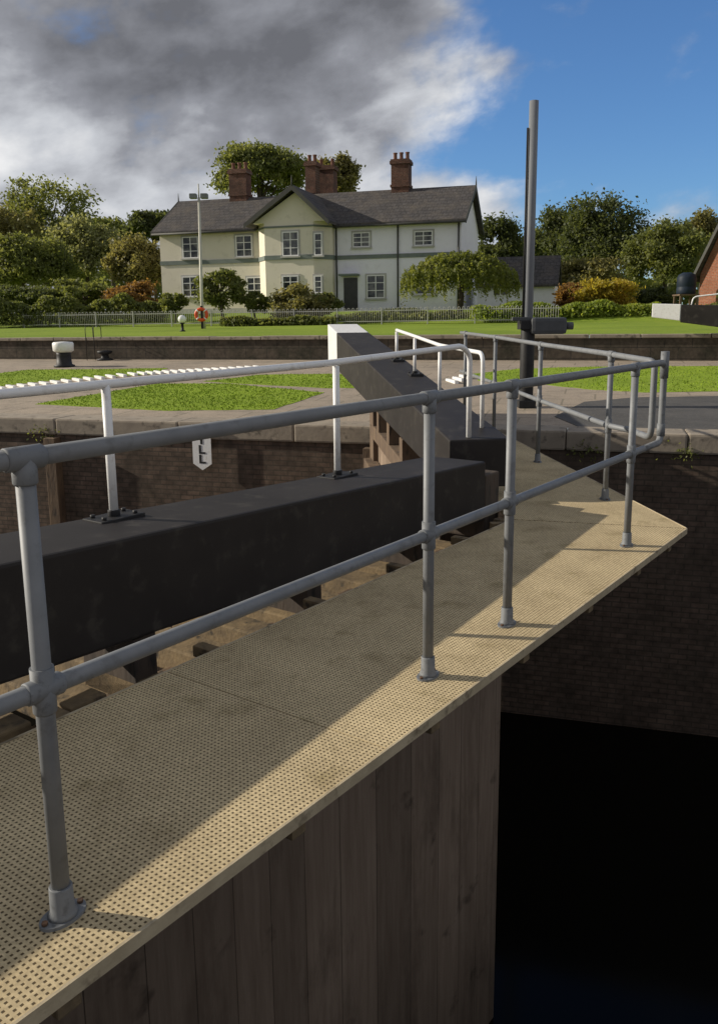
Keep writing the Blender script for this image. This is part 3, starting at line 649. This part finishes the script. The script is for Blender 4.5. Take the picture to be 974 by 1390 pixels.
for sx in (-.4,.4):
    for sy in (-.4,.4): b.box(W,p.x+sx-.05,p.x+sx+.05,p.y+sy-.05,p.y+sy+.05,1.2,2.52)
b.box(W,p.x-.5,p.x+.5,p.y-.5,p.y+.5,2.52,2.6); b.build('stand', M['timber'], tk)
# ------------------------------------------------------------------ vegetation
def leaf_mesh(name, P, size, mat, parent, loc):
    n = len(P); u = rng.normal(size=(n,3)); u /= np.linalg.norm(u,axis=1)[:,None]; v = rng.normal(size=(n,3)); v -= (v*u).sum(1)[:,None]*u; v /= np.linalg.norm(v,axis=1)[:,None]
    sz = size*rng.uniform(.55,1.3,(n,1)); V = np.stack([P+u*sz, P+v*sz*.6, P-u*sz, P-v*sz*.6],1).reshape(-1,3)-np.array(loc)
    me = bpy.data.meshes.new(name); me.vertices.add(4*n); me.vertices.foreach_set('co', V.ravel()); me.loops.add(4*n); me.loops.foreach_set('vertex_index', np.arange(4*n))
    me.polygons.add(n); me.polygons.foreach_set('loop_start', np.arange(0,4*n,4)); me.polygons.foreach_set('loop_total', np.full(n,4)); me.update(); me.materials.append(mat)
    o = bpy.data.objects.new(name, me); COL.objects.link(o); o.parent = parent; return o
def clumps(c, rx, ry, rz, ncl, per, low=-.75, rr=(.1,.26)):
    C = []
    while len(C) < ncl:
        d = rng.normal(size=3); d /= np.linalg.norm(d)
        if d[2] < low: continue
        r = rng.uniform(.3,1)**.5*rng.uniform(.7,1.0); C.append(d*r)
    C = np.array(C); out = []
    for k in C:
        rad = rng.uniform(*rr); m_ = int(per*(rad/.25)**2); d = rng.normal(size=(m_,3)); d /= np.linalg.norm(d,axis=1)[:,None]
        pts = k+d*rad*np.abs(rng.normal(.85,.5,(m_,1)))*np.array([1,1,.85]); out.append(pts)
    P = np.concatenate(out); return P*np.array([rx,ry,rz])+np.array(c), C*np.array([rx,ry,rz])+np.array(c)
def tree(px, yt, yb, wpx, Y, kind, label, cat='tree', name='tree', group=None, leaf=None, ncl=34, per=480, trunk=True, low=-.75, gz_=None, depth=.8):
    k = Y/F_PX/.99; T_ = gY(px,yt+4,Y); Bp = gY(px,yb,Y); zb = gz_ if gz_ is not None else zg(L.inv(Vector((T_.x,Y,0))).y)
    rz = (T_.z-Bp.z)/2; rx = wpx*k/2; c = (T_.x,Y,Bp.z+rz); ncl = int(ncl*1.9)
    o = thing(name, label, cat, (T_.x,Y,zb), 0, group)
    lf = leaf or .002*Y
    P, C = clumps(c, rx, rx*depth, rz, ncl, per, low)
    leaf_mesh('crown' if trunk else 'foliage', P, lf, LM[kind], o, (T_.x,Y,zb))
    b = MB(); b0 = Vector((T_.x,Y,zb-.1)); mid = Vector((T_.x+random.uniform(-.2,.2),Y,c[2]-rz*.25)); tr = max(.03, min(.35, rx*.07))
    b.tube([b0,(b0+mid)/2+Vector((random.uniform(-.1,.1),0,0)),mid,Vector((c[0],c[1],c[2]+rz*.5))],[tr,tr*.8,tr*.6,tr*.15],8)
    for q in C[rng.choice(len(C), min(9,len(C)), replace=False)]:
        q = Vector(q); st = mid.lerp(b0, random.uniform(0,.3)); b.tube([st,(st+q)/2+Vector((0,0,.08*rz)),q],[tr*.4,tr*.25,tr*.06],6)
    b.build('trunk' if trunk else 'stem', M['bark'], o); return o
tr = tree
tr(52,236,385,150,78,'mid','tall rounded green tree at the far left with pale lit top', ncl=44)
tr(-10,262,400,120,70,'olive','broad olive tree cut by the left edge')
tr(112,284,400,110,68,'pale','pale silvery green tree right of the tall far left tree', ncl=40)
tr(28,305,405,130,62,'mid','bushy mid green tree low at the left edge', ncl=40)
tr(183,318,400,84,61,'olive','rounded willow like tree just left of the house', ncl=40)
tr(205,280,330,70,95,'dark','dark distant tree showing behind the left roof end')
tr(150,292,350,90,100,'mid','distant tree behind the pale silvery tree')
tr(352,188,275,136,80,'mid','tall tree rising behind the left chimney', ncl=50)
tr(452,207,275,70,84,'olive','tree crown behind the paired chimneys', ncl=30)
tr(677,281,400,74,64,'dark','dark green tree at the right end of the white house', ncl=40)
tr(770,270,395,110,80,'dark','dark tree behind the tall mast on its right', ncl=40)
tr(822,257,400,120,72,'dark','large dark tree, tallest of those right of the mast', ncl=50)
tr(905,290,400,110,66,'mid','wide green tree between the large dark tree and the brick house', ncl=44)
tr(955,282,380,60,85,'olive','olive tree behind the brick house roof')
tr(730,300,400,60,90,'mid','distant tree seen directly behind the mast')
tr(1010,300,400,90,70,'mid','green tree beyond the right edge')
tr(795,345,415,120,63,'olive','olive bushy tree below the dark trees', ncl=36)
sh = lambda *a, **k: tree(*a, cat='shrub', name='shrub', trunk=False, low=-1, per=300, **k)
sh(300,358,420,72,47.5,'mid','round green shrub in front of the left wing', ncl=26)
sh(347,392,425,44,47.5,'mid','small green shrub left of the gabled bay', ncl=18)
sh(405,380,438,84,46.5,'olive','loose bushy shrub in front of the gabled bay', ncl=30)
sh(438,395,428,50,46.8,'mid','low green shrub at the right foot of the bay', ncl=18)
sh(236,395,425,40,48,'mid','small shrub at the left corner of the house', ncl=18)
sh(545,414,430,60,46.8,'dark','low dark shrub under the ground floor window of the white wing', ncl=14)
sh(180,378,422,80,52,'rust','reddish brown shrub below the willow like tree', ncl=24)
sh(110,372,420,100,54,'mid','green shrub under the pale silvery tree', ncl=28)
sh(35,380,420,120,54,'dark','dark shrub low at the left edge', ncl=28)
sh(822,372,422,96,46,'yellow','yellow leaved shrub right of the mast', ncl=30)
sh(775,378,424,52,47,'rust','reddish shrub between mast and yellow shrub', ncl=20)
sh(893,385,425,60,50,'dark','dark shrub between the yellow shrub and the tank', ncl=20)
sh(985,395,440,60,34,'mid','green shrub behind the distant beam', ncl=20)
def hedge(pa, pb, yt, Y, kind, label, th_=1.0, dens=900):
    A_ = gY(pa,yt,Y); B_ = gY(pb,yt,Y); zb = zg(L.inv(Vector(((A_.x+B_.x)/2,Y,0))).y); ln = B_.x-A_.x
    o = thing('hedge', label, 'hedge', ((A_.x+B_.x)/2,Y,zb)); n = min(int(dens*ln), 26000); h = A_.z-zb; x = rng.uniform(A_.x,B_.x,n); wob = .82+.14*np.sin(x*1.7)+.08*np.sin(x*4.1+1)
    y = Y+rng.normal(0,th_*.3,n); z = zb+h*wob*(1-rng.uniform(0,1,n)**2*.95)*np.clip(1.1-((y-Y)/th_)**2,0.2,1)
    leaf_mesh('foliage', np.stack([x,y,z],1), .0022*Y, LM[kind], o, tuple(o.location))
    b = MB()
    for k in range(max(2,int(ln/1.5))):
        xx = A_.x+(k+.5)*ln/max(2,int(ln/1.5)); b.tube([(xx,Y,zb-.05),(xx+.05,Y,zb+h*.5)], .03, 6)
    b.build('stem', M['bark'], o)
hedge(640,890,410,42.5,'fresh','bright green low hedge running right of the house lawn', 1.4)
hedge(-60,225,402,49.5,'mid','long green hedge across the left garden', 1.2)
hedge(455,640,424,44.5,'mid','low clipped hedge in front of the white wing', .8)
hedge(300,455,430,44,'mid','low hedge in front of the gabled bay behind the fence', .8)
# drooping tree
Y = 46; k = Y/F_PX; c = gY(624,342,Y); zb = zg(L.inv(Vector((c.x,Y,0))).y)
o = thing('weeping_tree', 'broad weeping tree with drooping yellow green branches before the white wing', 'tree', (c.x,Y,zb))
Ps = []; rx = 76*k
for i in range(950):
    a = rng.uniform(0,2*math.pi); r = rng.uniform(0,1)**.55; x0_ = rx*r*math.cos(a); y0_ = rx*.7*r*math.sin(a)
    ztop_ = c.z-.1-1.15*r**2.2+rng.uniform(-.4,.2); ln = rng.uniform(.3,1.15)*(.45+.75*r*r)
    zz_ = np.linspace(0,1,18); Ps.append(np.stack([c.x+x0_+zz_*math.cos(a)*.15+rng.normal(0,.05,18), Y+y0_+rng.normal(0,.05,18), ztop_-zz_*ln],1))
leaf_mesh('crown', np.concatenate(Ps), .085, LM['weep'], o, tuple(o.location))
b = MB(); b.tube([(c.x,Y,zb-.1),(c.x+.1,Y,zb+.9),(c.x,Y,c.z-.8)], [.19,.15,.09], 8)
for a in np.linspace(0,6.28,9)[:-1]: b.tube([(c.x,Y,c.z-1.1),(c.x+rx*.4*math.cos(a),Y+rx*.3*math.sin(a),c.z-.4),(c.x+rx*.8*math.cos(a),Y+rx*.6*math.sin(a),c.z-1.0)], [.07,.04,.015], 6)
b.build('trunk', M['bark'], o)
n = 26000; xx = rng.uniform(-190,190,n); hgt = 9+3*np.sin(xx*.07)+2*np.sin(xx*.19+2)
P = np.stack([xx, 150+rng.uniform(-6,6,n), 2+hgt*rng.uniform(0,1,n)**.6],1)
o = leaf_mesh('distant_wood', P, .8, LM['mid'], None, (0,0,0))
props(o, 'far off dark wood along the horizon behind house and trees', 'wood', None, 'stuff')
wl = [(800,612,'weed tuft below the coping right of the guard rail'),(935,616,'leafy weed below the coping at the right edge'),(60,588,'weed tuft near the left edge under the coping')]
for px, py, lb in wl:
    q = onplane(L, px, py, 11.36); p = L(q.x, 11.36, q.z); o = thing('weed', lb, 'weed', tuple(p))
    P = np.array(p)+rng.normal(0,1,(90,3))*np.array([.13,.05,.07]); leaf_mesh('leaves', P, .025, LM['mid'], o, tuple(p))
    b = MB()
    for i in range(5): b.tube([p+Vector((0,.05,0)), p+Vector((random.uniform(-.12,.12),-.05,random.uniform(-.08,.1)))], .004, 4)
    b.build('stem', M['bark'], o)
# ------------------------------------------------------------------ light
AZ = -81.0; EL = 23.0
sd = Vector((math.sin(R(AZ))*math.cos(R(EL)), math.cos(R(AZ))*math.cos(R(EL)), math.sin(R(EL))))
sun = bpy.data.lights.new('sun','SUN'); sun.energy = 5.0; sun.angle = R(.5); sun.color = (1,.91,.77)
so = bpy.data.objects.new('sun', sun); COL.objects.link(so); so.rotation_euler = sd.to_track_quat('Z','Y').to_euler()
wd_ = bpy.data.worlds.new('World'); scene.world = wd_; wd_.use_nodes = True; t = wd_.node_tree; t.nodes.clear()
out = t.nodes.new('ShaderNodeOutputWorld'); sky = t.nodes.new('ShaderNodeTexSky'); sky.sky_type = 'NISHITA'; sky.sun_disc = False
sky.sun_elevation = R(EL); sky.sun_rotation = R(AZ % 360); sky.air_density = 1.0; sky.dust_density = .4; sky.ozone_density = 3
bg = t.nodes.new('ShaderNodeBackground'); bg.inputs[1].default_value = .12
link(t, mixc(t, 1.0, sky.outputs[0], (.6,.83,1.1), 'MULTIPLY'), bg.inputs[0])
tc = t.nodes.new('ShaderNodeTexCoord'); s3 = t.nodes.new('ShaderNodeSeparateXYZ'); link(t, tc.outputs['Generated'], s3.inputs[0])
az = mth(t,'ARCTAN2', s3.outputs[0], s3.outputs[1]); el = mth(t,'ARCSINE', s3.outputs[2])
def vec(kx, kz, ox=0, sh_=0.0):
    c = t.nodes.new('ShaderNodeCombineXYZ'); link(t, mth(t,'MULTIPLY',az,kx), c.inputs[0])
    link(t, mth(t,'MULTIPLY',mth(t,'SUBTRACT',el,mth(t,'MULTIPLY',az,sh_)),kz), c.inputs[1]); c.inputs[2].default_value = ox; return c.outputs[0]
def gauss(a0, wa, e0, we):
    x = mth(t,'DIVIDE',mth(t,'SUBTRACT',az,a0),wa); y = mth(t,'DIVIDE',mth(t,'SUBTRACT',el,e0),we)
    return mth(t,'POWER', 2.718, mth(t,'MULTIPLY', mth(t,'ADD', mth(t,'MULTIPLY',x,x), mth(t,'MULTIPLY',y,y)), -1.0))
n1 = noise(t, vec(6,9,1.3,.1), 1, 8, .55, .1); n2 = noise(t, vec(4.5,8.5,7.7,.15), 1, 6, .5, .1); n3 = noise(t, vec(14,22,3,.15), 1, 7, .55, .15)
A_ = mrange(t, az, -.02, .26, 1, 0, True); low = mrange(t, el, .11, .165, 1, 0, True)
back = mrange(t, az, .5, .9, 0, 1, True)  # unseen cloud cover right of and behind the view, added to cut blue ambient
cov = mth(t,'ADD', mth(t,'ADD', mth(t,'ADD', mth(t,'MULTIPLY',n1,.6), mth(t,'MULTIPLY',n3,.4)), mth(t,'MULTIPLY',A_,.36)), mth(t,'MULTIPLY',low,.14))
cov = mth(t,'ADD', cov, mth(t,'MULTIPLY',back,.4))
cov = mth(t,'ADD', cov, mth(t,'MULTIPLY',gauss(.18,.05,.27,.02),.15))
cov = mth(t,'SUBTRACT', cov, mth(t,'MULTIPLY',gauss(.12,.09,.185,.03),.14))
mask = mrange(t, cov, .54, .8, 0, 1, True)
top = mrange(t, el, .14, .32, 0, 1, True); left = mrange(t, az, -.12, .08, 1, 0, True)
br = mth(t,'ADD', mth(t,'MULTIPLY', n2, .95), mth(t,'MULTIPLY', n3, .42))
br = mth(t,'SUBTRACT', br, mth(t,'MULTIPLY', mth(t,'MULTIPLY', top, left), .12))
br = mth(t,'SUBTRACT', br, mth(t,'MULTIPLY', gauss(.0,.16,.36,.05), .12))
br = mth(t,'ADD', br, mth(t,'MULTIPLY', mth(t,'SUBTRACT', 1.0, top), .06))
br = mth(t,'ADD', br, mth(t,'MULTIPLY', gauss(.09,.09,.26,.045), .16)); br = mth(t,'ADD', br, mth(t,'MULTIPLY', gauss(-.28,.2,.17,.035), .1))
br = mrange(t, br, .42, 1.0)
r = t.nodes.new('ShaderNodeValToRGB'); link(t, br, r.inputs[0]); r.color_ramp.elements[0].color = (.15,.155,.175,1); r.color_ramp.elements[1].color = (.95,.95,.95,1)
e = r.color_ramp.elements.new(.35); e.color = (.29,.3,.335,1); e = r.color_ramp.elements.new(.65); e.color = (.58,.6,.64,1)
bg2 = t.nodes.new('ShaderNodeBackground'); link(t, r.outputs[0], bg2.inputs[0]); bg2.inputs[1].default_value = 1.0
mx = t.nodes.new('ShaderNodeMixShader'); link(t, mask, mx.inputs[0]); link(t, bg.outputs[0], mx.inputs[1]); link(t, bg2.outputs[0], mx.inputs[2]); link(t, mx.outputs[0], out.inputs[0])
